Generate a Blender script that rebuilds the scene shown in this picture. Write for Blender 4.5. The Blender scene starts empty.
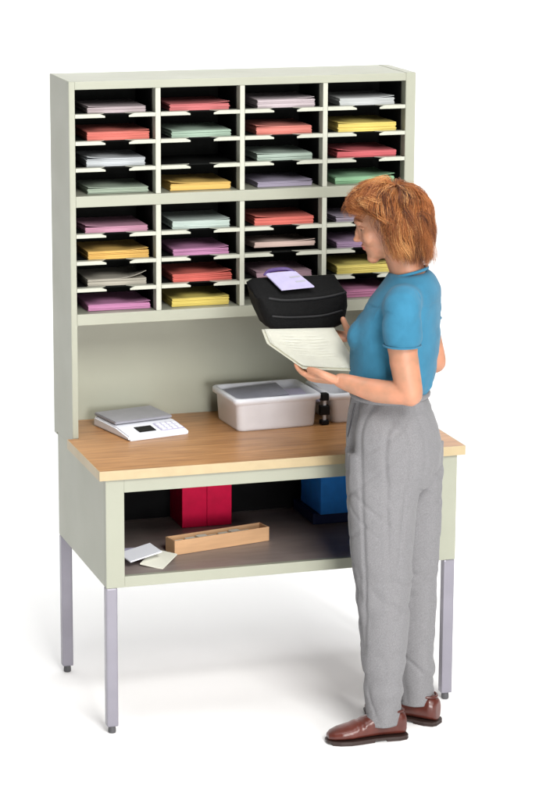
import bpy, bmesh, math, random
from mathutils import Vector, Matrix, noise
random.seed(7)
R = math.radians
scene = bpy.context.scene
C = scene.collection

# ------------------------------------------------------------------ camera
cam_d = bpy.data.cameras.new('camera')
cam = bpy.data.objects.new('camera', cam_d); C.objects.link(cam)
a, b, c = R(-17.4708), R(-12.9284), R(0.2884)
F = Vector((-math.sin(a)*math.cos(b), math.cos(a)*math.cos(b), math.sin(b)))
RR = Vector((math.cos(a), math.sin(a), 0)); UU = RR.cross(F)
R2 = RR*math.cos(c)+UU*math.sin(c); U2 = -RR*math.sin(c)+UU*math.cos(c)
m = Matrix((R2, U2, -F)).transposed().to_4x4(); m.translation = Vector((-1.6712, -6.7595, 2.5504))
cam.matrix_world = m
cam_d.sensor_fit = 'HORIZONTAL'; cam_d.sensor_width = 36
cam_d.lens = 36*2627.83/539; cam_d.clip_end = 200; cam_d.clip_start = 0.1
scene.camera = cam
# ------------------------------------------------------------------ light
world = bpy.data.worlds.new('World'); scene.world = world; world.use_nodes = True
bg = world.node_tree.nodes['Background']
bg.inputs[0].default_value = (1, 1, 1, 1); bg.inputs[1].default_value = 0.13
def area(name, loc, target, size, power, col=(1, 1, 1)):
    l = bpy.data.lights.new(name, 'AREA'); l.shape = 'SQUARE'; l.size = size; l.energy = power; l.color = col
    o = bpy.data.objects.new(name, l); C.objects.link(o); o.location = loc
    o.rotation_euler = (Vector(target)-Vector(loc)).to_track_quat('-Z', 'Y').to_euler()
    return o
area('key_softbox', (0.7, -7.0, 5.9), (0.5, 0.2, 0.9), 3.0, 585, (1, .985, .955))
area('side_softbox', (3.4, -5.8, 4.6), (0.5, 0.2, 0.9), 4.0, 85, (1, .985, .955))
area('low_fill_softbox', (0.5, -7.3, 1.3), (0.5, 0.2, 0.8), 1.8, 255, (1, .985, .965))
area('top_softbox', (0.6, -0.2, 8.5), (0.5, 0.4, 0.5), 5.5, 430)
scene.view_settings.view_transform = 'Standard'
scene.view_settings.look = 'None'
scene.view_settings.exposure = 0.22
scene.cycles.max_bounces = 8

# ------------------------------------------------------------------ materials
def srgb(r, g, b_):
    f = lambda v: (v/255/12.92) if v/255 <= .04045 else ((v/255+.055)/1.055)**2.4
    return (f(r), f(g), f(b_))
def mat(name, col, rough=.5, metal=0, var=.06, scale=30, bump=0, bscale=200, stretch=(1, 1, 1), col2=None, sheen=0, coat=0, spec=.5):
    m = bpy.data.materials.new(name); m.use_nodes = True
    nt = m.node_tree; p = nt.nodes['Principled BSDF']
    tc = nt.nodes.new('ShaderNodeTexCoord'); mp = nt.nodes.new('ShaderNodeMapping'); mp.inputs['Scale'].default_value = stretch
    nt.links.new(tc.outputs['Object'], mp.inputs[0])
    n = nt.nodes.new('ShaderNodeTexNoise'); n.inputs['Scale'].default_value = scale; n.inputs['Detail'].default_value = 5
    nt.links.new(mp.outputs[0], n.inputs['Vector'])
    r = nt.nodes.new('ShaderNodeValToRGB')
    lo = tuple(x*(1-var) for x in col); hi = tuple(min(1, x*(1+var)) for x in (col2 or col))
    r.color_ramp.elements[0].position = .3; r.color_ramp.elements[1].position = .7
    r.color_ramp.elements[0].color = (*lo, 1); r.color_ramp.elements[1].color = (*hi, 1)
    nt.links.new(n.outputs['Fac'], r.inputs[0]); nt.links.new(r.outputs[0], p.inputs['Base Color'])
    p.inputs['Roughness'].default_value = rough; p.inputs['Metallic'].default_value = metal
    p.inputs['Specular IOR Level'].default_value = spec
    if sheen: p.inputs['Sheen Weight'].default_value = sheen
    if coat: p.inputs['Coat Weight'].default_value = coat
    rr_ = nt.nodes.new('ShaderNodeMapRange'); rr_.inputs['To Min'].default_value = max(.05, rough-.07); rr_.inputs['To Max'].default_value = min(1, rough+.09)
    n3 = nt.nodes.new('ShaderNodeTexNoise'); n3.inputs['Scale'].default_value = 7; n3.inputs['Detail'].default_value = 6
    nt.links.new(tc.outputs['Object'], n3.inputs[0]); nt.links.new(n3.outputs['Fac'], rr_.inputs[0]); nt.links.new(rr_.outputs[0], p.inputs['Roughness'])
    if bump:
        n2 = nt.nodes.new('ShaderNodeTexNoise'); n2.inputs['Scale'].default_value = bscale; n2.inputs['Detail'].default_value = 3
        nt.links.new(mp.outputs[0], n2.inputs['Vector'])
        bp = nt.nodes.new('ShaderNodeBump'); bp.inputs['Strength'].default_value = bump; bp.inputs['Distance'].default_value = .002
        nt.links.new(n2.outputs['Fac'], bp.inputs['Height']); nt.links.new(bp.outputs[0], p.inputs['Normal'])
    return m
M = {}
M['backdrop'] = mat('white_paper_sweep', (.93, .93, .93), .9, var=.004, scale=3)
M['paint'] = mat('sage_cream_enamel', (.308, .316, .252), .40, var=.03, scale=6, bump=.08, bscale=900)
M['lip'] = mat('cream_shelf_lip', (.43, .44, .37), .45, var=.03, scale=20)
M['dark'] = mat('black_hardboard_slot_shade', (.006, .0065, .006), .9, var=.2, scale=40, bump=.2, spec=.12)  # shelf hardboard; on slot backs, walls and ceilings its black paints the shade
M['inside'] = mat('dark_cabinet_inside', (.005, .005, .0055), .9, var=.2, scale=15, spec=.12)
M['floorboard'] = mat('worn_brown_shelf_board', (.25, .205, .19), .4, var=.12, scale=9, stretch=(1, 5, 1))
M['leg'] = mat('lavender_grey_steel', (.245, .235, .275), .32, metal=.35, var=.05, scale=12)
M['foot'] = mat('grey_rubber', (.07, .07, .075), .6)
M['edge'] = mat('cream_edge_band', (.42, .33, .19), .4, var=.04)
M['whiteplastic'] = mat('white_plastic', (.84, .86, .92), .35, var=.02)
M['greyplastic'] = mat('grey_plastic', (.33, .33, .37), .4)
M['bluegrey'] = mat('blue_grey_paper', (.36, .37, .44), .7)
M['palegrey'] = mat('lavender_grey_plastic', (.52, .50, .66), .35)
M['blackplastic'] = mat('black_plastic', (.005, .005, .006), .5, spec=.25)
M['blackcloth'] = mat('black_nylon', (.0028, .0028, .003), .7, var=.3, scale=120, bump=.5, bscale=300, spec=.12)
M['cream'] = mat('cream_folder_card', (.78, .78, .68), .6, var=.04, scale=14)
M['print'] = mat('grey_print', (.70, .70, .63), .7)
M['tan'] = mat('tan_cardboard', (.52, .31, .165), .7, var=.08, scale=12, stretch=(1, 1, 8))
M['red'] = mat('crimson_binder_cloth', (.70, .003, .06), .6, var=.08, spec=.15)
M['blue'] = mat('blue_binder_cloth', (.035, .30, .95), .6, var=.08, spec=.15)
M['navy'] = mat('navy_card', (.008, .02, .10), .5)
M['skin'] = mat('skin', (.42, .215, .130), .5, var=.14, col2=(.45, .195, .115), scale=25, bump=.1, bscale=500)
M['skin'].node_tree.nodes['Principled BSDF'].inputs['Subsurface Weight'].default_value = .12
M['skin'].node_tree.nodes['Principled BSDF'].inputs['Subsurface Radius'].default_value = (.012, .005, .003)
M['lips'] = mat('lips', (.48, .12, .10), .4)
M['eye'] = mat('eye_white', (.7, .68, .65), .2)
M['iris'] = mat('iris', (.06, .04, .02), .2)
M['brow'] = mat('brow_hair', (.20, .08, .03), .6)
M['shirt'] = mat('blue_cotton_knit', (.034, .165, .27), .85, var=.10, scale=18, bump=.35, bscale=450, sheen=.08, spec=.15)
M['shoe'] = mat('oxblood_leather', (.095, .020, .013), .34, var=.35, scale=14, bump=.15, bscale=120, coat=.12)
M['sole'] = mat('dark_shoe_sole', (.03, .015, .012), .5)
M['button'] = mat('dark_horn', (.03, .03, .035), .3)
# grey heather wool
def heather():
    m = mat('grey_heather_wool', (.172, .170, .176), .9, var=.10, scale=420, bump=.10, bscale=700, sheen=.12, spec=.12, col2=(.21, .207, .216))
    nt = m.node_tree; p = nt.nodes['Principled BSDF']
    ch = nt.nodes.new('ShaderNodeTexWave'); ch.inputs['Scale'].default_value = 60; ch.inputs['Distortion'].default_value = 3; ch.bands_direction = 'DIAGONAL'
    tc = [n for n in nt.nodes if n.type == 'TEX_COORD'][0]; nt.links.new(tc.outputs['Object'], ch.inputs[0])
    mx = nt.nodes.new('ShaderNodeMix'); mx.data_type = 'RGBA'; mx.blend_type = 'MULTIPLY'; mx.inputs[0].default_value = .03
    src = p.inputs['Base Color'].links[0].from_socket
    nt.links.new(src, mx.inputs[6]); nt.links.new(ch.outputs[0], mx.inputs[7]); nt.links.new(mx.outputs[2], p.inputs['Base Color'])
    return m
M['wool'] = heather()
def oak():
    m = bpy.data.materials.new('light_oak_laminate'); m.use_nodes = True
    nt = m.node_tree; p = nt.nodes['Principled BSDF']
    tc = nt.nodes.new('ShaderNodeTexCoord'); mp = nt.nodes.new('ShaderNodeMapping'); mp.inputs['Scale'].default_value = (1.2, 14, 14)
    nt.links.new(tc.outputs['Object'], mp.inputs[0])
    n = nt.nodes.new('ShaderNodeTexNoise'); n.inputs['Scale'].default_value = 5; n.inputs['Detail'].default_value = 8; n.inputs['Distortion'].default_value = .6
    nt.links.new(mp.outputs[0], n.inputs[0])
    r = nt.nodes.new('ShaderNodeValToRGB'); e = r.color_ramp.elements
    e[0].position = .3; e[0].color = (.30, .135, .048, 1); e[1].position = .68; e[1].color = (.50, .25, .095, 1)
    nt.links.new(n.outputs[0], r.inputs[0]); nt.links.new(r.outputs[0], p.inputs['Base Color'])
    p.inputs['Roughness'].default_value = .34
    return m
M['oak'] = oak()

# ------------------------------------------------------------------ helpers
def link(name, me, mats, parent=None):
    for mm in (mats if isinstance(mats, (list, tuple)) else [mats]): me.materials.append(mm)
    o = bpy.data.objects.new(name, me); C.objects.link(o)
    if parent: o.parent = parent
    return o
def build(name, bm, mats, parent=None, smooth=False):
    me = bpy.data.meshes.new(name); bmesh.ops.recalc_face_normals(bm, faces=bm.faces); bm.to_mesh(me); bm.free()
    if smooth:
        for p in me.polygons: p.use_smooth = True
    return link(name, me, mats, parent)
def tag(o, label=None, cat=None, group=None, kind=None):
    if label: o['label'] = label
    if cat: o['category'] = cat
    if group: o['group'] = group
    if kind: o['kind'] = kind
    return o
def empty(name, loc, rz=0, label=None, cat=None, group=None):
    o = bpy.data.objects.new(name, None); C.objects.link(o); o.location = loc; o.rotation_euler.z = rz
    o.empty_display_size = .1
    return tag(o, label, cat, group)
def box(bm, x0, x1, y0, y1, z0, z1, bev=0, mi=0, rot=0):
    t = bmesh.new()
    vs = [t.verts.new((x, y, z)) for z in (z0, z1) for x, y in ((x0, y0), (x1, y0), (x1, y1), (x0, y1))]
    for f in ((3, 2, 1, 0), (4, 5, 6, 7), (0, 1, 5, 4), (1, 2, 6, 5), (2, 3, 7, 6), (3, 0, 4, 7)): t.faces.new([vs[i] for i in f])
    if rot:
        cx, cy = (x0+x1)/2, (y0+y1)/2
        bmesh.ops.rotate(t, verts=t.verts, cent=(cx, cy, 0), matrix=Matrix.Rotation(rot, 3, 'Z'))
    if bev: bmesh.ops.bevel(t, geom=t.edges[:], offset=bev, segments=2, affect='EDGES', profile=.6)
    merge(bm, t, mi)
def merge(bm, t, mi=0):
    mp = {}
    for v in t.verts: mp[v] = bm.verts.new(v.co)
    for f in t.faces:
        try:
            nf = bm.faces.new([mp[v] for v in f.verts]); nf.material_index = mi; nf.smooth = f.smooth
        except ValueError: pass
    t.free()
def prism(bm, poly, axis, lo, hi, mi=0, bev=0):
    """poly in the two remaining axes, extruded along axis"""
    t = bmesh.new()
    def P(u, v, w): return {'x': (w, u, v), 'y': (u, w, v), 'z': (u, v, w)}[axis]
    A = [t.verts.new(P(u, v, lo)) for u, v in poly]; B = [t.verts.new(P(u, v, hi)) for u, v in poly]
    t.faces.new(A[::-1]); t.faces.new(B)
    n = len(poly)
    for i in range(n): t.faces.new((A[i], A[(i+1) % n], B[(i+1) % n], B[i]))
    bmesh.ops.recalc_face_normals(t, faces=t.faces)
    if bev: bmesh.ops.bevel(t, geom=t.edges[:], offset=bev, segments=2, affect='EDGES')
    merge(bm, t, mi)
def part(name, parent, m, boxes, bev=.0015):
    bm = bmesh.new()
    for b_ in boxes: box(bm, *b_, bev=bev)
    return build(name, bm, m, parent)
def rings(bm, rs, cap=True):
    """loft a list of rings, each a list of points"""
    V = [[bm.verts.new(p) for p in r] for r in rs]
    n = len(V[0])
    for i in range(len(V)-1):
        for j in range(n): bm.faces.new((V[i][j], V[i][(j+1) % n], V[i+1][(j+1) % n], V[i+1][j]))
    if cap: bm.faces.new(V[0][::-1]); bm.faces.new(V[-1])
def ell(cx, cy, z, ax, ay, n=28, e=1.0, tilt=0, sh=0):
    out = []
    for k in range(n):
        t = 2*math.pi*k/n; ct, st = math.cos(t), math.sin(t)
        x = ax*math.copysign(abs(ct)**e, ct); y = ay*math.copysign(abs(st)**e, st)
        out.append((cx+x, cy+y, z+tilt*y+sh*x))
    return out
def limb(bm, pts, rad, n=28, flat=None):
    """tapered tube with rounded ends; flat=(dir vector, ratio) squashes it"""
    pts = [Vector(p) for p in pts]
    P = []; Q = []
    d0 = (pts[1]-pts[0]).normalized(); d1 = (pts[-1]-pts[-2]).normalized()
    for s in (1, .8, .5): P.append(pts[0]-d0*rad[0]*s); Q.append(rad[0]*math.sqrt(max(.02, 1-s*s)))
    # catmull subdivisions
    for i in range(len(pts)-1):
        a0 = pts[max(i-1, 0)]; a1 = pts[i]; a2 = pts[i+1]; a3 = pts[min(i+2, len(pts)-1)]
        for s in range(4):
            t = s/4
            P.append(.5*((2*a1)+(a2-a0)*t+(2*a0-5*a1+4*a2-a3)*t*t+(3*a1-a0-3*a2+a3)*t**3)); Q.append(rad[i]*(1-t)+rad[i+1]*t)
    P.append(pts[-1]); Q.append(rad[-1])
    for s in (.5, .8, 1): P.append(pts[-1]+d1*rad[-1]*s); Q.append(rad[-1]*math.sqrt(max(.02, 1-s*s)))
    rs = []
    ref = Vector(flat[0]) if flat else Vector((.31, .2, .93))
    for i, p in enumerate(P):
        d = (P[min(i+1, len(P)-1)]-P[max(i-1, 0)]).normalized()
        u = ref-d*ref.dot(d)
        if u.length < .05: u = Vector((1, 0, 0))-d*d.x
        u.normalize(); v = d.cross(u)
        k = flat[1] if flat else 1
        rs.append([p+u*math.cos(2*math.pi*j/n)*Q[i]*k+v*math.sin(2*math.pi*j/n)*Q[i] for j in range(n)])
    rings(bm, rs)
def blob(bm, c_, r_, rot=None, seg=20):
    t = bmesh.new(); bmesh.ops.create_uvsphere(t, u_segments=seg, v_segments=seg//2+2, radius=1)
    for v in t.verts: v.co = Vector((v.co.x*r_[0], v.co.y*r_[1], v.co.z*r_[2]))
    if rot: bmesh.ops.rotate(t, verts=t.verts, cent=(0, 0, 0), matrix=rot)
    for v in t.verts: v.co += Vector(c_)
    merge(bm, t)
def remesh(bm, voxel, smooth_it=2, fac=.5):
    me = bpy.data.meshes.new('tmp'); bmesh.ops.recalc_face_normals(bm, faces=bm.faces); bm.to_mesh(me); bm.free()
    o = bpy.data.objects.new('tmp', me); C.objects.link(o)
    md = o.modifiers.new('r', 'REMESH'); md.mode = 'VOXEL'; md.voxel_size = voxel
    if smooth_it:
        s = o.modifiers.new('s', 'SMOOTH'); s.iterations = smooth_it; s.factor = fac
    dg = bpy.context.evaluated_depsgraph_get(); dg.update()
    res = bpy.data.meshes.new_from_object(o.evaluated_get(dg))
    bpy.data.objects.remove(o)
    for p in res.polygons: p.use_smooth = True
    res.materials.clear()
    return res
def displace(me, fn):
    ns = [v.normal.copy() for v in me.vertices]
    for v, n in zip(me.vertices, ns):
        v.co = v.co+n*fn(v.co, n)
    me.update()

# ------------------------------------------------------------------ setting: white studio sweep
bm = bmesh.new()
prof = [(-11, 0), (2.6, 0)]+[(2.6+2.0*math.sin(t*math.pi/2/12), 2.0-2.0*math.cos(t*math.pi/2/12)) for t in range(1, 13)]+[(4.6, 6.5)]
V = [[bm.verts.new((x, y, z)) for x in (-11, 12)] for y, z in prof]
for i in range(len(V)-1): bm.faces.new((V[i][0], V[i][1], V[i+1][1], V[i+1][0]))
o = build('studio_backdrop', bm, M['backdrop'], smooth=True); tag(o, 'seamless white studio floor and background sweep', 'backdrop', kind='structure')

# ------------------------------------------------------------------ work table
T = empty('work_table', (.5, .27, 0), 0, 'cream steel mailroom table with oak top, open lower compartment and grey legs', 'table')
off = Vector((-.5, -.27, 0))
def tpart(name, m_, boxes, bev=.0015, parent=None):
    o = part(name, parent or T, m_, boxes, bev)
    if parent is None: o.location = off
    return o
X0, X1, Y0, Y1, ZB, ZT = -.016, 1.011, -.016, .564, .424, .733
# top: full overhang in front of the hutch, narrower under it
bm = bmesh.new()
prism(bm, [(-.0335, -.0245), (1.0295, -.0245), (1.0295, .3605), (.9775, .3605), (.9775, .585), (-.0003, .585), (-.0003, .3605), (-.0335, .3605)], 'z', .7345, .760)
o = build('table_top', bm, M['oak'], T); o.location = off
tpart('edge_band', M['edge'], [(-.0355, 1.0315, -.027, -.0247, .7335, .7603), (-.0357, -.0337, -.0245, .3600, .7335, .7603), (1.0297, 1.0317, -.0245, .3600, .7335, .7603)], .0006)
tpart('side_panel', M['paint'], [(X0, X0+.018, Y0+.0185, Y1, ZB, ZT)])
tpart('side_panel', M['paint'], [(X1-.018, X1, Y0+.0185, Y1, ZB, ZT)])
tpart('front_frame', M['paint'], [(X0, .036, Y0, Y0+.018, ZB, ZT), (.960, X1, Y0, Y0+.018, ZB, ZT), (.036, .960, Y0+.0003, Y0+.018, .694, ZT), (.036, .960, Y0+.0003, Y0+.018, ZB, .455)], .0012)
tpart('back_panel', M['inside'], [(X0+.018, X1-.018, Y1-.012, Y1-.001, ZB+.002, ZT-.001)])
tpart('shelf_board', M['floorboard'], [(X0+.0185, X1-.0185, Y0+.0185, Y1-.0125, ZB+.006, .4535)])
tpart('inner_sheets', M['inside'], [(X0+.0185, X0+.022, Y0+.0187, Y1-.013, .4538, ZT-.003), (X1-.022, X1-.0185, Y0+.0187, Y1-.013, .4538, ZT-.003), (X0+.0225, X1-.0225, Y0+.0187, Y1-.013, ZT-.006, ZT-.001)])  # near-black sheets over the inner sides and ceiling
for (lx, ly) in ((0, 0), (0, .548), (.995, 0), (.995, .548)):
    bm = bmesh.new(); box(bm, lx-.0165, lx+.0165, ly-.0165+.003, ly+.0165, .02, ZB-.0005, bev=.005)
    # height adjustment sleeve
    l = build('leg', bm, M['leg'], T); l.location = off
    bm = bmesh.new(); rings(bm, [ell(lx, ly, z, r_, r_, 20) for z, r_ in ((0, .009), (.003, .011), (.010, .011), (.019, .010), (.022, .010))])
    build('foot', bm, M['foot'], l)

# ------------------------------------------------------------------ sorter hutch
HX0, HX1, YF, YB, HZ, HB = -.018, 1.008, .362, .600, 1.778, .7605
H = empty('mail_sorter', (.5, .48, .7605), 0, 'tall cream metal pigeonhole sorter with thirty two slots standing on the table', 'mail sorter')
ho = Vector((-.5, -.48, -.7605))
def hpart(name, m_, boxes, bev=.0012, parent=None):
    o = part(name, parent or H, m_, boxes, bev)
    if parent is None: o.location = ho
    return o
for x0, x1 in ((HX0, HX0+.017), (HX1-.030, HX1)):
    bm = bmesh.new()
    prism(bm, [(YF, HB), (YF, HZ), (YB, HZ), (YB, .726), (.567, .726), (.566, .7335), (YF+.050, .7335)], 'x', x0, x1, bev=.0012)
    o = build('side_panel', bm, M['paint'], H); o.location = ho
ix0, ix1 = HX0+.0172, HX1-.0302
hpart('top_panel', M['paint'], [(ix0, ix1, YF+.0004, YB, 1.755, HZ-.0006)])
hpart('back_panel', M['paint'], [(ix0, ix1, .586, .598, .730, 1.7545)])
hpart('middle_board', M['paint'], [(ix0, ix1, YF+.0004, .5855, 1.425, 1.456)])
hpart('bottom_board', M['paint'], [(ix0, ix1, YF+.0004, .5855, 1.088, 1.120)])
hpart('slot_back_shade', M['dark'], [(ix0, ix1, .580, .5855, 1.4565, 1.7545), (ix0, ix1, .580, .5855, 1.1205, 1.4245)], 0)  # near-black sheets behind the slots, shade put into the colour
divs = [(.231, .246), (.479, .493), (.727, .741)]
for d0, d1 in divs:
    o = hpart('divider', M['lip'], [(d0, d1, YF+.001, .5798, 1.4565, 1.7545), (d0, d1, YF+.001, .5798, 1.1205, 1.4245)], .001)
cols = [(ix0, .231), (.246, .479), (.493, .727), (.741, ix1)]
# added dark wall sheets, slot shade put into their colour, behind the front edge
wall_shade = []
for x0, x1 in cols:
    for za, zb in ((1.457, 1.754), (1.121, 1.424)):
        wall_shade += [(x0+.0004, x0+.002, YF+.030, .5795, za, zb), (x1-.002, x1-.0004, YF+.036, .5795, za, zb)]
for l_ in wall_shade: hpart('slot_wall_shade', M['dark'], [l_], 0)
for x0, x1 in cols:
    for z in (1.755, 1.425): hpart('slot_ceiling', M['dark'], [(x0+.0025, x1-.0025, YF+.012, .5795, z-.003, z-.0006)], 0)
lips = [1.682, 1.606, 1.531, 1.344, 1.267, 1.190]
for z in lips:
    for x0, x1 in cols:
        w = x1-x0; na, nb, sl = x0+w*.33, x0+w*.71, w*.07; dn = .032
        bm = bmesh.new()
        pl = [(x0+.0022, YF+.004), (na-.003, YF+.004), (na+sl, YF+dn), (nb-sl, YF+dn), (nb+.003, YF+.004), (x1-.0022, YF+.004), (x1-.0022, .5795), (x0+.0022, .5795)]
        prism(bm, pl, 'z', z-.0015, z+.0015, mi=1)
        prism(bm, [(x0+.0024, YF+.0042), (na-.004, YF+.0042), (na+sl-.002, YF+dn-.001), (x0+.0024, YF+dn-.001)], 'z', z+.0018, z+.0030, mi=0)
        prism(bm, [(x1-.0024, YF+.0042), (nb+.004, YF+.0042), (nb-sl+.002, YF+dn-.001), (x1-.0024, YF+dn-.001)], 'z', z+.0018, z+.0030, mi=0)
        prism(bm, [(x0+.0005, z-.0065), (x0+.0005, z+.004), (na-.006, z+.004), (na+sl*.6, z-.002), (na+sl*.6, z-.0065)], 'y', YF+.0005, YF+.0038, mi=0)
        prism(bm, [(x1-.0005, z-.0065), (x1-.0005, z+.004), (nb+.006, z+.004), (nb-sl*.6, z-.002), (nb-sl*.6, z-.0065)], 'y', YF+.0005, YF+.0038, mi=0)
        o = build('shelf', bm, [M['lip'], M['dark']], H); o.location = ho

# ------------------------------------------------------------------ papers in the slots
bases = [1.6836, 1.6076, 1.5326, 1.4565, 1.3456, 1.2686, 1.1916, 1.1205]
rowname = ['top row', 'second row', 'third row', 'fourth row', 'fifth row', 'sixth row', 'seventh row', 'bottom row']
colname = ['leftmost column', 'second column', 'third column', 'rightmost column']
S = {  # row: [(colour name, rgb, height)]
 0: [('pale beige', (200, 182, 186), .022), ('coral pink', (226, 116, 118), .024), ('pinkish grey', (214, 198, 204), .030), ('pale grey', (212, 216, 216), .028)],
 1: [('salmon', (238, 120, 104), .034), ('pale green', (178, 206, 184), .026), ('salmon', (236, 134, 118), .032), ('yellow', (250, 224, 100), .028)],
 2: [('white', (212, 218, 222), .030), None, ('grey green', (176, 196, 182), .026), ('rose red', (226, 96, 104), .026)],
 3: [('grey green', (176, 194, 172), .022), ('golden yellow', (246, 202, 90), .028), ('lilac grey', (170, 160, 184), .020), ('mint green', (152, 208, 160), .028)],
 4: [('mauve pink', (212, 150, 178), .022), ('pale mint', (202, 220, 212), .026), ('coral red', (236, 110, 94), .030), ('muted lilac', (172, 158, 178), .018)],
 5: [('golden yellow', (246, 196, 84), .026), ('orchid pink', (206, 134, 184), .026), ('beige pink', (220, 190, 178), .018), ('dusky lilac', (180, 146, 184), .022)],
 6: [('beige grey', (188, 182, 166), .022), ('coral red', (236, 104, 88), .030), ('dusty mauve', (204, 164, 180), .020), ('yellow', (246, 226, 104), .030)],
 7: [('orchid pink', (212, 134, 186), .026), ('yellow', (244, 220, 92), .028), None, ('magenta pink', (214, 130, 174), .028)]}
pm = {}
def paper_mat(rgb):
    if rgb in pm: return pm[rgb]
    cl = srgb(*rgb); g_ = sum(cl)/3; cl = tuple((x*.86+g_*.14)*.74 for x in cl)
    m = mat('paper_%d' % len(pm), cl, .75, var=.10, scale=9, stretch=(.6, .6, 60), bump=.4, bscale=12)
    pm[rgb] = m; return m
count = {}
for r_ in range(8):
    for k in range(4):
        s = S[r_][k]
        if not s: continue
        nm, rgb, h = s; h *= random.uniform(.62, .85)
        x0, x1 = cols[k]; w = x1-x0
        pw = .174+random.uniform(-.010, .008); cx = (x0+x1)/2+random.uniform(-.003, .006)+.010
        bm = bmesh.new(); z = bases[r_]+.0008
        n = max(5, int(h/.0018)); dz = h/n; ang0 = random.uniform(-.02, .02)
        lift = .012 if (r_, k) == (5, 2) else 0
        for q in range(n):
            jx = random.uniform(-.0014, .0014); jy = random.uniform(-.0015, .004)
            box(bm, cx-pw/2+jx, cx+pw/2+jx, YF+.032+jy, .572+jy*.4, z+q*dz+.00005, z+(q+1)*dz-.00005, 0, rot=ang0+random.uniform(-.004, .004))
        # top sheets curl up a little toward one side
        t = bmesh.new(); nseg = 10
        hh = z+h; up_ = random.uniform(.002, .007) if (r_, k) != (6, 0) else .020
        sgn = 1 if (r_, k) == (6, 0) else random.choice((-1, 1))
        rows_ = []
        for y in (YF+.033, YF+.12, .572):
            rows_.append([(cx+(-.5+i/nseg)*pw, y, hh+.0004+up_*max(0, sgn*(-.5+i/nseg)*2)**2*(1 if y < .45 else .2)) for i in range(nseg+1)])
        T1 = [[t.verts.new(p) for p in rw] for rw in rows_]; T2 = [[t.verts.new((p[0], p[1], p[2]+.0012)) for p in rw] for rw in rows_]
        for A, s_ in ((T1, 0), (T2, 1)):
            for i in range(2):
                for j in range(nseg): t.faces.new((A[i][j], A[i][j+1], A[i+1][j+1], A[i+1][j]))
        for j in range(nseg): t.faces.new((T1[0][j], T1[0][j+1], T2[0][j+1], T2[0][j]))
        for i in range(2):
            t.faces.new((T1[i][0], T1[i+1][0], T2[i+1][0], T2[i][0])); t.faces.new((T1[i][-1], T1[i+1][-1], T2[i+1][-1], T2[i][-1]))
        merge(bm, t)
        for v in bm.verts: v.co -= Vector((cx, .47, bases[r_])); v.co.z += lift*(1 if v.co.y < 0 else .2)
        o = build('paper_stack', bm, paper_mat(rgb)); o.location = (cx, .47, bases[r_])
        tag(o, '%s paper stack in the %s, %s of the sorter' % (nm, rowname[r_], colname[k]), 'paper stack', 'paper stacks filed in the sorter slots')

# ------------------------------------------------------------------ postal scale on the desk
sc = empty('postal_scale', (.196, .425, .7605), R(13), 'low white postal scale with grey plate and black display, left on the desk', 'scale')
bm = bmesh.new()
# wedge body: low at front, raised toward back
prism(bm, [(-.125, .0), (-.115, .012), (-.035, .024), (.105, .027), (.105, .0)], 'x', -.097, .097, bev=.004)
build('body', bm, M['whiteplastic'], sc, False)
bm = bmesh.new(); prism(bm, [(-.022, .0275), (-.026, .036), (.110, .038), (.110, .029)], 'x', -.092, .094, bev=.002); build('weighing_plate', bm, M['greyplastic'], sc)
def on_slope(name, x0, x1, s0, s1, m_, h=.0025, par=sc):
    bm = bmesh.new()
    P = lambda s: (-.115+.08*s, .012+.012*s)
    (ya, za), (yb, zb) = P(s0), P(s1)
    prism(bm, [(ya, za+.0004), (ya, za+h), (yb, zb+h), (yb, zb+.0004)], 'x', x0, x1, bev=.0006)
    return build(name, bm, m_, par)
on_slope('display', -.050, .004, .25, .72, M['blackplastic'])
on_slope('keypad', .018, .092, .15, .88, M['palegrey'], .0018)
kp = bpy.data.objects['keypad']
for i in range(4):
    for j in range(3):
        on_slope('key', .023+i*.0175, .036+i*.0175, .22+j*.22, .37+j*.22, M['whiteplastic'], .0034, kp)

# ------------------------------------------------------------------ white plastic tubs on the desk
def tub(name, loc, rz, L, W, Hh, label, taper=.007, mroot=M['whiteplastic']):
    t = empty(name, loc, rz, label, 'tub', 'white plastic tubs on the desk')
    def rr(L_, W_, z, r_=.02, n=5):
        out = []
        for sx, sy, a0 in ((1, 1, 0), (-1, 1, 90), (-1, -1, 180), (1, -1, 270)):
            for i in range(n+1):
                an = R(a0+90*i/n); out.append((sx*(L_/2-r_)+r_*math.cos(an), sy*(W_/2-r_)+r_*math.sin(an), z))
        return out
    bm = bmesh.new()
    rs = [rr(L-2*taper, W-2*taper, 0), rr(L-2*taper+.003, W-2*taper+.003, .006), rr(L-.002, W-.002, Hh-.014), rr(L, W, Hh-.012), rr(L, W, Hh-.002), rr(L-.003, W-.003, Hh), rr(L-.007, W-.007, Hh-.001), rr(L-.012, W-.012, Hh-.010), rr(L-2*taper-.010, W-2*taper-.010, .006)]
    rings(bm, rs); build('body', bm, mroot, t, True)
    bm = bmesh.new()
    o_, i_ = [], []
    rs = [rr(L+.004, W+.004, Hh-.015), rr(L+.018, W+.018, Hh-.012), rr(L+.018, W+.018, Hh+.001), rr(L+.012, W+.012, Hh+.004), rr(L-.004, W-.004, Hh+.004), rr(L-.009, W-.009, Hh-.006)]
    rings(bm, rs, cap=False); build('rim', bm, mroot, t, True)
    return t
t1 = tub('plastic_tub', (.575, .410, .7605), R(3), .252, .200, .094, 'larger white plastic mail tub with grey envelopes inside, left of the black clip')
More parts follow.
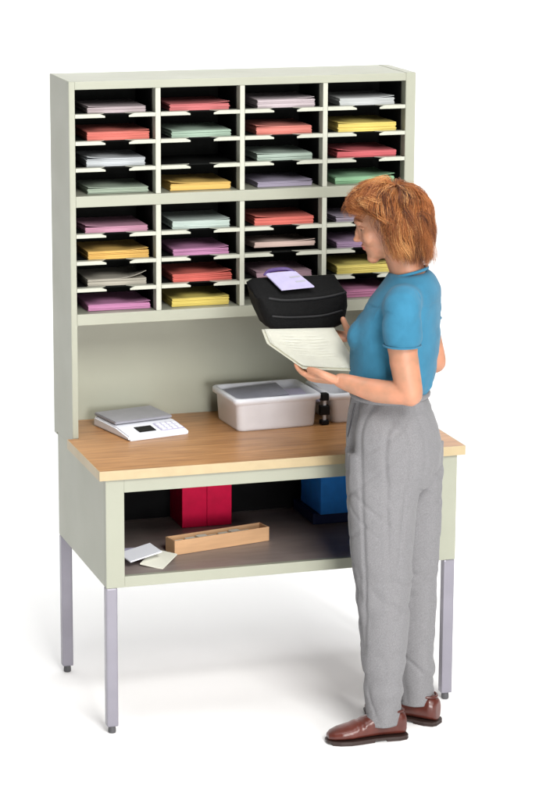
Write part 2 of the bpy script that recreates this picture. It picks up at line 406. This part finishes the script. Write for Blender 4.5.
for i, (dx, dy, rz) in enumerate(((-.03, .02, .05), (.06, -.01, -.08), (.0, .05, .15))):
    bm = bmesh.new(); box(bm, -.085, .085, -.06, .05, 0, .003, bev=.001)
    o = build('envelope', bm, (M['bluegrey'], M['palegrey'], M['whiteplastic'])[i]); o.location = (.578+dx, .415+dy, .846-.010*i); o.rotation_euler = (R(6+i*3), R(-3+3*i), rz)
    tag(o, ('grey envelope lying on top in the larger white tub', 'pale lavender envelope inside the larger white tub', 'white envelope lowest of the three in the larger white tub')[i], 'envelope', 'envelopes in the white tub')
t2 = tub('plastic_tub', (.800, .420, .7605), R(3), .120, .190, .088, 'smaller white plastic tub right of the black clip, behind the woman', .014)
cl = empty('clip_strap', (.728, .330, .7605), 0, 'black plastic clip strap holding the two white tubs together', 'clip')
for nm, z0, z1, w in (('upper_clip', .073, .094, .011), ('buckle', .030, .058, .014), ('lower_clip', .001, .014, .012)):
    bm = bmesh.new(); box(bm, -w, w, -.012, .012, z0, z1, bev=.003)
    build(nm, bm, M['blackplastic'], cl)
bm = bmesh.new(); box(bm, -.004, .004, -.006, .004, .002, .090, bev=.001); build('strap', bm, M['whiteplastic'], cl)

# ------------------------------------------------------------------ things in the lower compartment
def binder(loc, rz, w, d, h, m_, label, name='binder'):
    b_ = empty(name, loc, rz, label, 'binder', 'binders in the lower compartment')
    bm = bmesh.new()
    box(bm, -w/2, w/2, -d/2, -d/2+.004, 0, h, bev=.0015)
    box(bm, -w/2, -w/2+.003, -d/2+.0045, d/2, 0, h, bev=.001); box(bm, w/2-.003, w/2, -d/2+.0045, d/2, 0, h, bev=.001)
    build('cover', bm, m_, b_)
    bm = bmesh.new(); box(bm, -w/2+.004, w/2-.004, -d/2+.008, d/2-.006, .004, h-.006); build('pages', bm, M['cream'], b_)
    return b_
binder((.358, .488, .4545), R(0), .075, .145, .262, M['red'], 'crimson red binder standing left in the lower compartment behind the tan tray')
binder((.434, .488, .4545), R(0), .075, .145, .262, M['red'], 'crimson red binder standing right of its twin, nearer the blue binder')
bb = binder((.790, .41, .4545+.034), R(2), .15, .17, .21, M['blue'], 'bright blue binder standing on a navy box beside the woman')
bm = bmesh.new(); box(bm, .70, .90, .34, .53, .4545, .4880, bev=.004)
for v in bm.verts: v.co -= Vector((.8, .43, .4545))
o = build('flat_box', bm, M['navy']); o.location = (.8, .43, .4545); tag(o, 'flat navy blue box lying under the blue binder', 'box')
# tan tray
tr = empty('cardboard_tray', (.362, .235, .4545), R(13), 'low tan cardboard tray lying open in the lower compartment', 'tray')
bm = bmesh.new()
for b_ in ((-.155, .155, -.055, -.051, 0, .042), (-.155, .155, -.004, .0, 0, .042), (-.155, -.151, -.0508, -.0042, 0, .042), (.151, .155, -.0508, -.0042, 0, .042), (-.1508, .1508, -.0508, -.0042, .0005, .004)): box(bm, *b_, bev=.0008)
build('walls', bm, M['tan'], tr)
bm = bmesh.new()
for i in range(7): box(bm, -.135+i*.036, -.105+i*.036, -.046, -.009, .0045, .030+.003*(i % 3), bev=.001)
build('cards', bm, M['cream'], tr)
for i, (x, y, rz, cm, lb) in enumerate(((.110, .10, .25, M['whiteplastic'], 'white envelope lying on top of the small heap at the left of the lower compartment'), (.085, .15, -.3, M['palegrey'], 'lavender envelope under the white one in the lower left compartment'), (.16, .09, .9, M['cream'], 'cream envelope sticking out to the right of the heap in the lower compartment'))):
    bm = bmesh.new(); box(bm, -.05, .05, -.035, .035, 0, .004, bev=.001)
    for v in bm.verts: v.co.z += .016*math.sin((v.co.x+.05)*18)*(.5+.5*(i != 1))
    bmesh.ops.subdivide_edges(bm, edges=bm.edges[:], cuts=2)
    o = build('envelope', bm, cm); o.location = (x, y, .4545+.001+(2-i)*.010 if i < 2 else .4552); o.rotation_euler = (R(6), 0, rz); tag(o, lb, 'envelope', 'envelopes heaped in the lower compartment')

# ------------------------------------------------------------------ black case and cream folder in her hands
cs = empty('document_case', (.547, -.022, 1.119), 0, 'black nylon document case held in front of the sorter slots by the woman', 'case')
bm = bmesh.new()
pol = [(-.086, .0), (.100, .0), (.130, .012), (.138, .060), (.134, .112), (.122, .136), (-.128, .138), (-.146, .128), (-.132, .070), (-.106, .016)]
def ringc(y, s, zz=0):
    cx, cz = -.003, .07
    return [(cx+(px-cx)*s, y, cz+(pz-cz)*s+zz) for px, pz in pol]
rings(bm, [ringc(-.001, .90), ringc(.006, .97), ringc(.016, 1), ringc(.085, 1), ringc(.10, .96)])
bmesh.ops.subdivide_edges(bm, edges=bm.edges[:], cuts=3, use_grid_fill=True)
for v in bm.verts:
    if v.co.z > .085: v.co.z -= max(0, .085-v.co.y)*.40*(v.co.z-.085)/.053
    v.co.y += .004*noise.noise(v.co*18); v.co.z += .003*noise.noise(v.co*25+Vector((5, 5, 5)))
for v in bm.verts: v.co.x = -.003+(v.co.x+.003)*.955
build('body', bm, M['blackcloth'], cs, True)
bm = bmesh.new()
limb(bm, [(-.10, -.002, .095), (-.05, -.006, .088), (.05, -.006, .090), (.12, -.002, .10)], [.004]*4, n=8, flat=((0, 1, 0), .5))
limb(bm, [(-.09, -.002, .045), (-.04, -.006, .040), (.05, -.006, .040), (.11, -.002, .05)], [.0035]*4, n=8, flat=((0, 1, 0), .5))
build('zip_seam', bm, M['blackplastic'], cs, True)
lab = empty('notepad', (.519, .022, 1.2515), R(-4), 'small lavender notepad lying on top of the black case', 'notepad')
bm = bmesh.new(); prism(bm, [(-.062, .034), (.026, .042), (.062, -.036), (-.034, -.046)], 'z', 0, .004, bev=.0008)
for v in bm.verts: v.co.z += .40*v.co.y
build('pad', bm, mat('lavender_paper', (.38, .35, .52), .6), lab)
bm = bmesh.new()
for i in range(2): prism(bm, [(.002+.012*i, .012-.022*i), (.032+.01*i, .016-.022*i), (.034+.01*i, .010-.022*i), (.004+.012*i, .006-.022*i)], 'z', .0042, .0047)
for v in bm.verts: v.co.z += .40*v.co.y
build('printing', bm, M['greyplastic'], lab)
bm = bmesh.new(); limb(bm, [(-.064, .030, .014), (-.045, .044, .022), (.0, .050, .024), (.024, .040, .018)], [.003, .006, .006, .003], n=10); build('binding', bm, mat('purple_binding', (.05, .02, .12), .5), lab, True)

fo = empty('paper_folder', (.54, -.12, 1.06), 0, 'pale cream folder of papers held open in her left hand', 'folder')
fc = [Vector(p) for p in ((.474, -.240, 1.061), (.660, -.185, 1.030), (.70, -.09, 1.055), (.632, -.030, 1.124), (.418, -.045, 1.134), (.412, -.115, 1.108))]
def folder_sheet(dz, shrink, m_, name, nn=16):
    # bilinear patch through the outline with a gentle sag
    A, B, Cc, D = fc[0], fc[1], fc[3], fc[4]
    bm = bmesh.new(); G = []
    for i in range(nn+1):
        row = []
        for j in range(nn+1):
            u, v = j/nn, i/nn
            u = .5+(u-.5)*shrink; v = .5+(v-.5)*shrink
            p = A.lerp(B, u).lerp(D.lerp(Cc, u), v)
            p = p+(fc[5]-A.lerp(D, .62))*max(0, 1-abs(v-.62)/(.62 if v < .62 else .38))*max(0, 1-u*1.5)
            p.z += dz-.010*math.sin(math.pi*u)*math.sin(math.pi*v)
            row.append(bm.verts.new(p-Vector((.54, -.12, 1.06))))
        G.append(row)
    for i in range(nn):
        for j in range(nn): bm.faces.new((G[i][j], G[i][j+1], G[i+1][j+1], G[i+1][j]))
    g = bmesh.ops.solidify(bm, geom=bm.faces[:], thickness=.0015)
    return build(name, bm, m_, fo, True)
folder_sheet(0, 1.0, M['cream'], 'cover')
sh = folder_sheet(.0045, .93, mat('offwhite_page', (.80, .80, .72), .6, var=.03), 'page')
bm = bmesh.new()
for i in range(9):
    v = .28+i*.065
    for (ua, ub) in ((.22, .42+.04*math.sin(i*2.1)), (.52, .74+.05*math.sin(i*1.3))):
        A, B, Cc, D = fc[0], fc[1], fc[3], fc[4]
        q = []
        for u, vv in ((ua, v), (ub, v), (ub, v+.008), (ua, v+.008)):
            p = A.lerp(B, u).lerp(D.lerp(Cc, u), vv); p = p+(fc[5]-A.lerp(D, .62))*max(0, 1-abs(vv-.62)/(.62 if vv < .62 else .38))*max(0, 1-u*1.5)
            p.z += .0075-.010*math.sin(math.pi*u)*math.sin(math.pi*vv); q.append(bm.verts.new(p-Vector((.54, -.12, 1.06))))
        bm.faces.new(q)
build('printed_lines', bm, M['print'], sh)

# ------------------------------------------------------------------ the woman (local frame: +y is where she faces, -x her left)
PZ = empty('person', (.755, -.19, 0), R(60), 'woman with copper bobbed hair in a blue tee and grey trousers, standing and sorting papers', 'person')
# ---- head parts are laid out around the head centre, then tipped forward
HC = Vector((0, .022, 1.440)); HR = Matrix.Rotation(R(11), 3, 'Z') @ Matrix.Rotation(R(-15), 3, 'X')
def hd(x, y, z): return HC+HR @ Vector((x, y, z))
body = bmesh.new()
def hb(c_, r_, rx=0): blob(body, hd(*c_), r_, HR @ Matrix.Rotation(R(rx), 3, 'X'))
hb((0, -.006, .014), (.070, .078, .076)); hb((0, .018, -.005), (.062, .074, .085))
hb((0, .040, -.045), (.048, .046, .050)); hb((0, .066, -.086), (.020, .018, .016)); hb((0, .052, -.070), (.034, .030, .024))
hb((0, .082, .022), (.040, .012, .012)); hb((0, .084, -.014), (.0085, .016, .022), 14); hb((0, .094, -.026), (.010, .014, .0095)); hb((-.008, .087, -.029), (.007, .009, .006)); hb((.008, .087, -.029), (.007, .009, .006))
hb((0, .083, -.047), (.019, .008, .0045)); hb((0, .080, -.056), (.017, .009, .0055))
for s in (-1, 1):
    hb((s*.034, .062, -.022), (.027, .021, .028)); hb((s*.034, .020, -.050), (.024, .044, .032), 15)
    hb((s*.068, -.006, -.012), (.006, .016, .027), -12)
limb(body, [(0, -.045, 1.22), (0, -.030, 1.30), (0, -.006, 1.37)], [.058, .047, .048])
rings(body, [ell(0, y, z, ax, ay) for z, y, ax, ay in ((.88, .0, .125, .09), (.95, .01, .105, .085), (1.03, .005, .115, .092), (1.14, .003, .13, .10), (1.22, -.01, .145, .085), (1.262, -.025, .11, .06), (1.285, -.03, .06, .05))])
# legs
for s, yo in ((-1, .035), (1, -.045)):
    limb(body, [(s*.075, -.0, .86), (s*.08, yo*.4, .66), (s*.08, yo*.7, .44), (s*.08, yo*.4-.012, .28), (s*.08, yo-.03, .075)], [.085, .07, .048, .045, .030])
# arms
LS, LE, LW = (-.150, -.045, 1.250), (-.195, -.074, 1.012), (-.165, .118, 1.030)
RS, RE, RW = (.150, -.03, 1.250), (.222, -.072, 1.012), (.128, .115, 1.090)
limb(body, [LS, (-.182, -.050, 1.13), LE], [.045, .041, .035]); limb(body, [LE, (-.185, .02, 1.012), LW], [.034, .034, .0215], flat=((0, 0, 1), .92))
limb(body, [RS, (.195, -.045, 1.13), RE], [.045, .040, .034]); limb(body, [RE, (.18, .03, 1.04), RW], [.033, .033, .021])
def hand(W, d, n, s, curl, thumb, spread=.03):
    """W wrist, d finger direction, n back-of-hand normal, s towards the thumb"""
    W, d, n, s = (Vector(v).normalized() if i else Vector(v) for i, v in enumerate((W, d, n, s)))
    n = (n-d*n.dot(d)).normalized(); s = d.cross(n) if d.cross(n).dot(s) > 0 else -d.cross(n)
    limb(body, [W, W+d*.030, W+d*.072], [.021, .030, .030], flat=(n, .42))
    L = [.066, .073, .068, .054]
    for i in range(4):
        o_ = (1.5-i)*.0165
        p = W+d*(.070-(.004 if i in (0, 3) else 0)-(.006 if i == 3 else 0))+s*o_
        dd = (d+s*(1.5-i)*spread).normalized(); pts = [p-d*.02, p]
        ang = 0
        for q, fr in enumerate((.45, .30, .25)):
            ang += R(curl[q]+2*i)
            v = dd*math.cos(ang)-n*math.sin(ang); p = p+v*L[i]*fr; pts.append(p)
        limb(body, pts, [.0085, .0086, .0078, .0072, .0058], n=10)
    # thumb
    p = W+d*.014+s*.018; pts = [p]
    for v in thumb:
        p = p+(d*v[0]+s*v[1]-n*v[2]); pts.append(p)
    limb(body, pts, [.0125, .0115, .0095, .0078], n=10)
hand(LW, (.16, .98, .02), (-.35, 0, -1), (-.9, 0, .35), (8, 22, 16), [(.022, .018, .006), (.026, .004, .008), (.020, -.006, .003)])
hand(RW, (-.22, .95, .05), (.1, 0, -1), (-1, .1, 0), (4, 8, 8), [(.018, .020, .012), (.016, .006, .026), (.012, -.002, .024)])
me = remesh(body, .0024, 5, .6)
def shrink(co, n):
    if co.z < .962: return -.013 if co.z > .10 else 0
    if co.z < 1.292 and (abs(co.x) < .125 and co.y < .112): return -.012
    if 1.165 < co.z < 1.295 and co.y < .112: return -.012*min(1, (co.z-1.165)/.02)
    return 0
displace(me, shrink)
def soften(me, test, it):
    b2 = bmesh.new(); b2.from_mesh(me); vs = [v for v in b2.verts if test(v.co)]
    for _ in range(it): bmesh.ops.smooth_vert(b2, verts=vs, factor=.5, use_axis_x=True, use_axis_y=True, use_axis_z=True)
    b2.to_mesh(me); b2.free()
    for p in me.polygons: p.use_smooth = True
def cheek(co):
    if co.z < 1.30: return False
    q = HR.transposed() @ (co-HC); return -.075 < q.z < .005 and (abs(q.x) > .024 or q.y < .06)
soften(me, cheek, 30)
soften(me, lambda co: .95 < co.z < 1.2 and abs(co.x) > .165 and co.y < .10, 8)
o = link('body', me, [M['skin'], M['lips']], PZ)
LIPC = hd(0, .088, -.052)
for p in me.polygons:
    q = HR.transposed() @ (p.center-HC)
    if abs(q.z+.0515) < .0085 and q.y > .079 and abs(q.x) < .021*(1-abs(q.z+.0515)/.012): p.material_index = 1
for s in (-1, 1):
    bm = bmesh.new(); blob(bm, hd(s*.029, .0685, .003), (.0110,)*3, seg=16)
    for f in bm.faces: f.material_index = 0
    blob(bm, hd(s*.031, .0765, -.002), (.0060, .0042, .0060), HR)
    for f in bm.faces:
        q = HR.transposed() @ (f.calc_center_median()-HC)
        if (q-Vector((s*.031, .0775, -.002))).length < .0062: f.material_index = 1
    build('eye', bm, [M['eye'], M['iris']], PZ, True)
    bm = bmesh.new()
    limb(bm, [hd(s*.015, .086, .021), hd(s*.030, .083, .026), hd(s*.046, .070, .022)], [.0022, .0026, .0015], n=8); build('eyebrow', bm, M['brow'], PZ, True)
    bm = bmesh.new()
    limb(bm, [hd(s*.018, .0775, .005), hd(s*.029, .0795, .0075), hd(s*.041, .0725, .004)], [.0030, .0046, .0030], n=8); build('eyelid', bm, M['skin'], PZ, True)
# ---- tee shirt
sh_ = bmesh.new()
rings(sh_, [ell(0, y, z, ax, ay, 36, e) for z, y, ax, ay, e in ((.940, .013, .108, .090, .9), (.962, .012, .116, .098, .9), (.975, .012, .126, .106, .9), (.995, .010, .137, .118, .9), (1.03, .006, .141, .121, .9), (1.08, .004, .143, .120, .9), (1.13, .002, .146, .119, .85), (1.17, -.004, .152, .112, .85), (1.22, -.018, .156, .100, .85), (1.255, -.030, .150, .085, .9), (1.285, -.034, .115, .066, .95), (1.303, -.034, .074, .056, 1))])
for s in (-1, 1): blob(sh_, (s*.062, .075, 1.135), (.055, .052, .055))
limb(sh_, [(-.125, -.040, 1.246), (-.152, -.042, 1.238), (-.172, -.047, 1.20), (-.188, -.050, 1.160)], [.050, .054, .0535, .0545], n=28)
limb(sh_, [(.125, -.028, 1.246), (.152, -.031, 1.238), (.175, -.035, 1.20), (.198, -.042, 1.160)], [.050, .054, .0535, .0545], n=28)
me = remesh(sh_, .0038, 10, .7)
soften(me, lambda co: .100 < abs(co.x) < .178 and co.z > 1.13, 45)
def ridge(v): return 1-abs(noise.noise(v))*5
def wr(co, n):
    d = 0
    # drag folds run from the armpit down to the front hem, with soft gathers at the waist
    u = co.z+co.y*.75
    d -= .0032*max(0, ridge(Vector((co.x*4, u*9, co.y*2))))*(1 if co.z < 1.23 else .2)
    d += .0060*noise.noise(Vector((co.x*4, u*12+3, co.y*3)))
    w = max(0, 1-abs(co.z-.99)/.07)
    d += w*.008*noise.noise(Vector((co.x*24, co.y*24, co.z*5+3)))
    if co.z > 1.10 and abs(co.x) > .14: d += .004*noise.noise(Vector((co.x*8, co.y*16+co.z*14, 1))); d -= .0016*max(0, ridge(Vector((co.x*3, co.y*5+co.z*8, 4))))
    return d
displace(me, wr)
# square the cuffs: flatten everything under the cuff line of each sleeve
for v in me.vertices:
    if (abs(v.co.x) > .152 if v.co.x < 0 else abs(v.co.x) > .155):
        lim = 1.138+.0025*math.sin(v.co.y*60)
        if v.co.z < lim: v.co.z = lim
me.update()
shirt = link('shirt', me, M['shirt'], PZ)
# cuff band and collar rib
bm = bmesh.new()
def hoop(bm, c_, rx, ry, rad, n=28, tilt=(0, 0)):
    pts = []
    for k in range(n+1):
        t = 2*math.pi*k/n; x = rx*math.cos(t); y = ry*math.sin(t); pts.append(Vector(c_)+Vector((x, y, tilt[0]*x+tilt[1]*y)))
    limb(bm, pts, [rad]*len(pts), n=8)
hoop(bm, (-.189, -.050, 1.1400), .0492, .0492, .0026); build('cuff', bm, M['shirt'], shirt, True)
bm = bmesh.new(); hoop(bm, (.199, -.043, 1.1400), .0492, .0492, .0026); build('cuff', bm, M['shirt'], shirt, True)
bm = bmesh.new(); hoop(bm, (0, -.030, 1.303), .058, .053, .0045, tilt=(0, -.25)); build('collar', bm, M['shirt'], shirt, True)
# ---- trousers
tb = bmesh.new()
rings(tb, [ell(0, y, z, ax, ay, 36, .92) for z, y, ax, ay in ((.968, .013, .121, .101), (.955, .013, .125, .104), (.93, .010, .137, .112), (.88, .003, .156, .122), (.82, -.003, .164, .127), (.76, -.002, .160, .122), (.715, .004, .150, .105), (.69, .005, .13, .07))])
def leg_rings(s, L):
    rings(tb, [ell(s*x, y, z, ax, ay, 30, .92) for z, x, y, ax, ay in L])
leg_rings(-1, ((.82, .074, .012, .080, .110), (.74, .080, .014, .080, .104), (.67, .082, .019, .082, .096), (.54, .082, .017, .078, .086), (.41, .082, .010, .070, .075), (.30, .082, .006, .062, .066), (.23, .082, .006, .059, .062), (.12, .082, .006, .053, .053), (.055, .082, .007, .050, .049), (.040, .082, .008, .050, .049)))
leg_rings(1, ((.82, .074, -.018, .080, .110), (.74, .080, -.022, .080, .106), (.67, .082, -.030, .078, .096), (.54, .082, -.042, .073, .082), (.41, .082, -.048, .067, .074), (.30, .082, -.052, .062, .064), (.23, .082, -.056, .059, .058), (.12, .082, -.062, .056, .052), (.070, .082, -.064, .053, .047), (.052, .082, -.064, .053, .047)))
me = remesh(tb, .0042, 4, .55)
def wt(co, n):
    d = .006*noise.noise(Vector((co.x*13, co.y*13, co.z*1.8+5)))
    # long vertical folds hanging from the hip, pleats at the front waist
    d -= .0050*max(0, ridge(Vector((co.x*12, co.y*12, co.z*1.1))))*(1 if co.z > .25 else .5)
    if n.y > -.2: d += .0060*max(0, min(1, (co.z-.58)/.25))*math.sin(co.x*78+3*noise.noise(co*4))*max(0, n.y*.8+.5)
    # breaks behind the knee and stacking toward the hem
    k = max(0, 1-abs(co.z-.42)/.13)+max(0, 1-abs(co.z-.15)/.15)
    d -= .0050*k*max(0, ridge(Vector((co.x*6, co.y*7+co.z*5, co.z*10-co.y*9))))
    d += .008*k*noise.noise(Vector((co.x*8, co.y*9, co.z*18)))
    d -= .0022*max(0, ridge(Vector((co.x*9+3, co.y*8+co.z*6, co.z*9+co.y*6))))
    # drag lines under the seat
    d -= .0040*max(0, 1-abs(co.z-.70)/.13)*max(0, ridge(Vector((co.x*8, co.z*13-co.y*11, 2))))
    return d
displace(me, wt)
for v in me.vertices:
    if v.co.z < .048 and v.co.x < 0: v.co.z = .045
    if v.co.z < .060 and v.co.x > 0: v.co.z = .057
me.update()
tro = link('trousers', me, M['wool'], PZ)
bm = bmesh.new(); hoop(bm, (0, .013, .966), .122, .1025, .008); build('waistband', bm, M['wool'], tro, True)
bm = bmesh.new()   # slanted side pocket welt and drawstring ends
limb(bm, [(-.112, .062, .945), (-.131, .052, .905), (-.146, .036, .865)], [.0022, .0030, .0022], n=8)
limb(bm, [(-.085, .094, .95), (-.092, .103, .90), (-.092, .112, .86)], [.002, .0025, .002], n=8)
build('pocket_seam', bm, M['button'], tro, True)
for c_ in ((-.128, .060, .866), (-.122, .066, .905)):
    bm = bmesh.new(); blob(bm, c_, (.0045, .004, .006)); build('button', bm, M['button'], tro, True)
# ---- shoes
def shoe(loc, rz):
    n = 26
    def sec(y, w, h, z0, lean=0):
        pts = []
        for k in range(n):
            t = 2*math.pi*k/n; cx_, sz = math.cos(t), math.sin(t)
            x = w*math.copysign(abs(cx_)**.8, cx_); z = z0+h*(.5+.5*math.copysign(abs(sz)**.85, sz)); pts.append((x, y+lean*(z-z0), z))
        return pts
    s = empty('shoe', loc, rz); s.parent = PZ
    bm = bmesh.new()
    rings(bm, [sec(-.062, .016, .05, .014), sec(-.058, .026, .060, .012), sec(-.045, .033, .070, .012), (sec(-.020, .034, .074, .012)), sec(.010, .033, .074, .012), sec(.035, .034, .064, .012), sec(.065, .038, .050, .012), sec(.100, .041, .038, .011), sec(.130, .038, .031, .011), sec(.152, .028, .024, .011), sec(.164, .014, .016, .012)])
    me = remesh(bm, .0028, 4, .5)
    up = link('upper', me, M['shoe'], s)
    displace(me, lambda co, n_: (.0015*math.sin(co.y*240)*max(0, 1-abs(co.y-.075)/.03) if n_.z > .3 else 0))
    bm = bmesh.new()
    out = []
    prof = [(-.066, .018), (-.058, .030), (-.035, .036), (.0, .033), (.035, .034), (.075, .041), (.105, .044), (.135, .039), (.156, .028), (.168, .012)]
    poly = [(w, y) for y, w in prof]+[(-w, y) for y, w in reversed(prof)]
    prism(bm, poly, 'z', .005, .0125, bev=.001)
    heel = [(w*1.0, y) for y, w in prof[:4]]+[(-w*1.0, y) for y, w in reversed(prof[:4])]
    prism(bm, heel, 'z', 0, .0048)
    ball = [(w*.96, y) for y, w in prof[4:9]]+[(-w*.96, y) for y, w in reversed(prof[4:9])]
    prism(bm, ball, 'z', 0, .0048)
    build('sole', bm, M['sole'], s)
    bm = bmesh.new()
    for i in range(3):
        y = .028+i*.014; z = .079-i*.0075
        limb(bm, [(-.018, y, z-.006), (0, y+.002, z), (.018, y, z-.006)], [.0016]*3, n=6)
    limb(bm, [(.0, .030, .080), (.014, .024, .084), (.02, .034, .079), (.002, .032, .081)], [.0014]*4, n=6)
    limb(bm, [(.0, .030, .080), (-.014, .024, .084), (-.02, .034, .079), (-.002, .032, .081)], [.0014]*4, n=6)
    build('laces', bm, M['sole'], s, True)
    limb_b = bmesh.new(); hoop(limb_b, (0, -.016, .084), .030, .038, .004, tilt=(0, .1)); build('ankle_rim', limb_b, M['shoe'], s, True)
    return s
shoe((-.080, .002, 0), R(28)); shoe((.082, -.068, 0), R(-16))
# ---- hair: a dark under cap and several thousand tapering strands in curling locks
hair = empty('hair', (0, 0, 0)); hair.parent = PZ
def hairmat(name, cols_):
    m = bpy.data.materials.new(name); m.use_nodes = True; nt = m.node_tree; p = nt.nodes['Principled BSDF']
    at = nt.nodes.new('ShaderNodeAttribute'); at.attribute_name = 'tone'
    r = nt.nodes.new('ShaderNodeValToRGB'); e = r.color_ramp.elements
    e[0].position = 0; e[0].color = (*cols_[0], 1); e[1].position = 1; e[1].color = (*cols_[-1], 1)
    for i, cc in enumerate(cols_[1:-1]): x = e.new((i+1)/(len(cols_)-1)); x.color = (*cc, 1)
    nt.links.new(at.outputs['Fac'], r.inputs[0]); nt.links.new(r.outputs[0], p.inputs['Base Color'])
    p.inputs['Roughness'].default_value = .42; p.inputs['Specular IOR Level'].default_value = .45
    return m
HM = hairmat('copper_hair', [(.04, .010, .005), (.25, .072, .018), (.50, .18, .048), (.85, .46, .18)])
bm = bmesh.new()
t = bmesh.new(); bmesh.ops.create_uvsphere(t, u_segments=32, v_segments=20, radius=1)
dead = [v for v in t.verts if (v.co.y > .42 and v.co.z < .40) or v.co.z < -.75]
bmesh.ops.delete(t, geom=dead, context='VERTS')
for v in t.verts: v.co = hd(v.co.x*.080, v.co.y*(.092 if v.co.y > 0 else .078)-.010, v.co.z*.077+.012)
merge(bm, t)
build('under_layer', bm, mat('deep_auburn', (.12, .032, .012), .6), hair, True)
rnd = random.Random(3)
verts, faces, tones = [], [], []
crown = Vector((.0, -.35, .94)).normalized()
ax1 = Vector((1, 0, 0)); ax2 = crown.cross(ax1).normalized()   # ax2 points down the front or back
if ax2.y < 0: ax2 = -ax2
def flow(th, ph, off_):
    d = crown*math.cos(th)+(ax1*math.sin(ph)+ax2*math.cos(ph))*math.sin(th)   # ph=0 forward
    ry = .087+off_ if d.y > 0 else .072+off_*.85
    return d, Vector((d.x*(.076+off_), d.y*ry-.010, d.z*(.072+off_)+.012))
def strand(pts, w, tone):
    n0 = len(verts); k = len(pts)
    for i, p in enumerate(pts):
        d = (pts[min(i+1, k-1)]-pts[max(i-1, 0)]).normalized()
        u = d.cross(Vector((.3, .5, .8))).normalized(); v = d.cross(u)
        ww = w*(1-.75*(i/(k-1))**2)
        for j in range(3):
            an = 2.094*j; verts.append(p+u*math.cos(an)*ww+v*math.sin(an)*ww); tones.append(tone)
    for i in range(k-1):
        for j in range(3):
            faces.append((n0+i*3+j, n0+i*3+(j+1) % 3, n0+(i+1)*3+(j+1) % 3, n0+(i+1)*3+j))
NL = 420
for L in range(NL):
    ph = rnd.uniform(-math.pi, math.pi); th0 = min(abs(rnd.gauss(.15, .65)), 1.35)
    fr = math.cos(ph); front = max(0, fr)
    bang = abs(ph) < .75
    tmax = 1.98-.30*front
    if bang: tmax = rnd.uniform(1.22, 1.46); th0 = min(th0, .8)
    if L % 3 == 0: tmax *= rnd.uniform(.62, .9)          # short layers that break up the surface
    tmax += rnd.uniform(-.10, .10)
    layer = rnd.random()**.6
    vol = .011+.024*layer+(.007 if fr < 0 else 0)
    curlA = rnd.uniform(.007, .015); curlF = 9.5+rnd.uniform(-1, 1); cp = 5*noise.noise(Vector((math.cos(ph)*1.6, math.sin(ph)*1.6, 3)))+rnd.gauss(0, .45); swp = rnd.uniform(-.3, .3)
    lt = min(1, max(0, rnd.gauss(.48, .26)))
    drop = (.060+rnd.uniform(-.014, .012)) if front < .35 else .012*rnd.random()
    flip = -rnd.uniform(.006, .022)
    sg = 1 if ph > 0 else -1
    for s in range(rnd.randint(26, 36)):
        jp = rnd.gauss(0, .095); jt = rnd.gauss(0, .06); jo = rnd.gauss(0, .0024); tone = min(1, max(0, lt+rnd.gauss(0, .12)))
        pts = []; K = 16; jl = rnd.gauss(0, .10)
        for i in range(K):
            f = i/(K-1); th = th0+jt+(tmax-th0)*min(1, f*1.28)
            rise = math.sin(min(1, f*2.2)*math.pi/2)
            cur = curlA*math.sin(curlF*f+cp)*(f**.6)
            o_ = vol*rise*(.75+.25*math.sin(th))+jo+.010*f*layer+(.018*max(0, f-.5)*front if bang else 0)
            pp = ph+jp*(1.1-f*.45)+swp*f+curlA*math.cos(curlF*f+cp)*9*(f**.6)
            # hair is brushed back off the cheek
            lim = (1.48+jl)*max(0, min(1, (th-1.20)/.36))
            if not bang and abs(pp) < lim: pp = sg*(lim+.25*(abs(pp)/max(lim, .01))*.4)
            d, q = flow(th, pp, o_+cur*.55)
            if f > .78:
                g = (f-.78)/.22
                q.z -= drop*g; q.x += d.x*flip*g*g; q.y += d.y*flip*g*g
            pts.append(hd(q.x, q.y, q.z))
        strand(pts, rnd.uniform(.00035, .0007), tone)
# flyaways
for s in range(700):
    ph = rnd.uniform(-math.pi, math.pi); th0 = rnd.uniform(.35, 1.3); pts = []
    l = rnd.uniform(.3, .8); bend = rnd.uniform(-.4, .4)
    if math.cos(ph) > .5: th0 *= .5; l *= .6
    for i in range(9):
        f = i/8; d, q = flow(th0+l*f, ph+bend*f, .026+.014*math.sin(f*2.2)); pts.append(hd(q.x, q.y, q.z))
    strand(pts, .00032, rnd.uniform(.5, 1))
me = bpy.data.meshes.new('locks'); me.from_pydata(verts, [], faces); 
at = me.attributes.new('tone', 'FLOAT', 'POINT'); at.data.foreach_set('value', tones)
for p in me.polygons: p.use_smooth = True
link('locks', me, HM, hair)
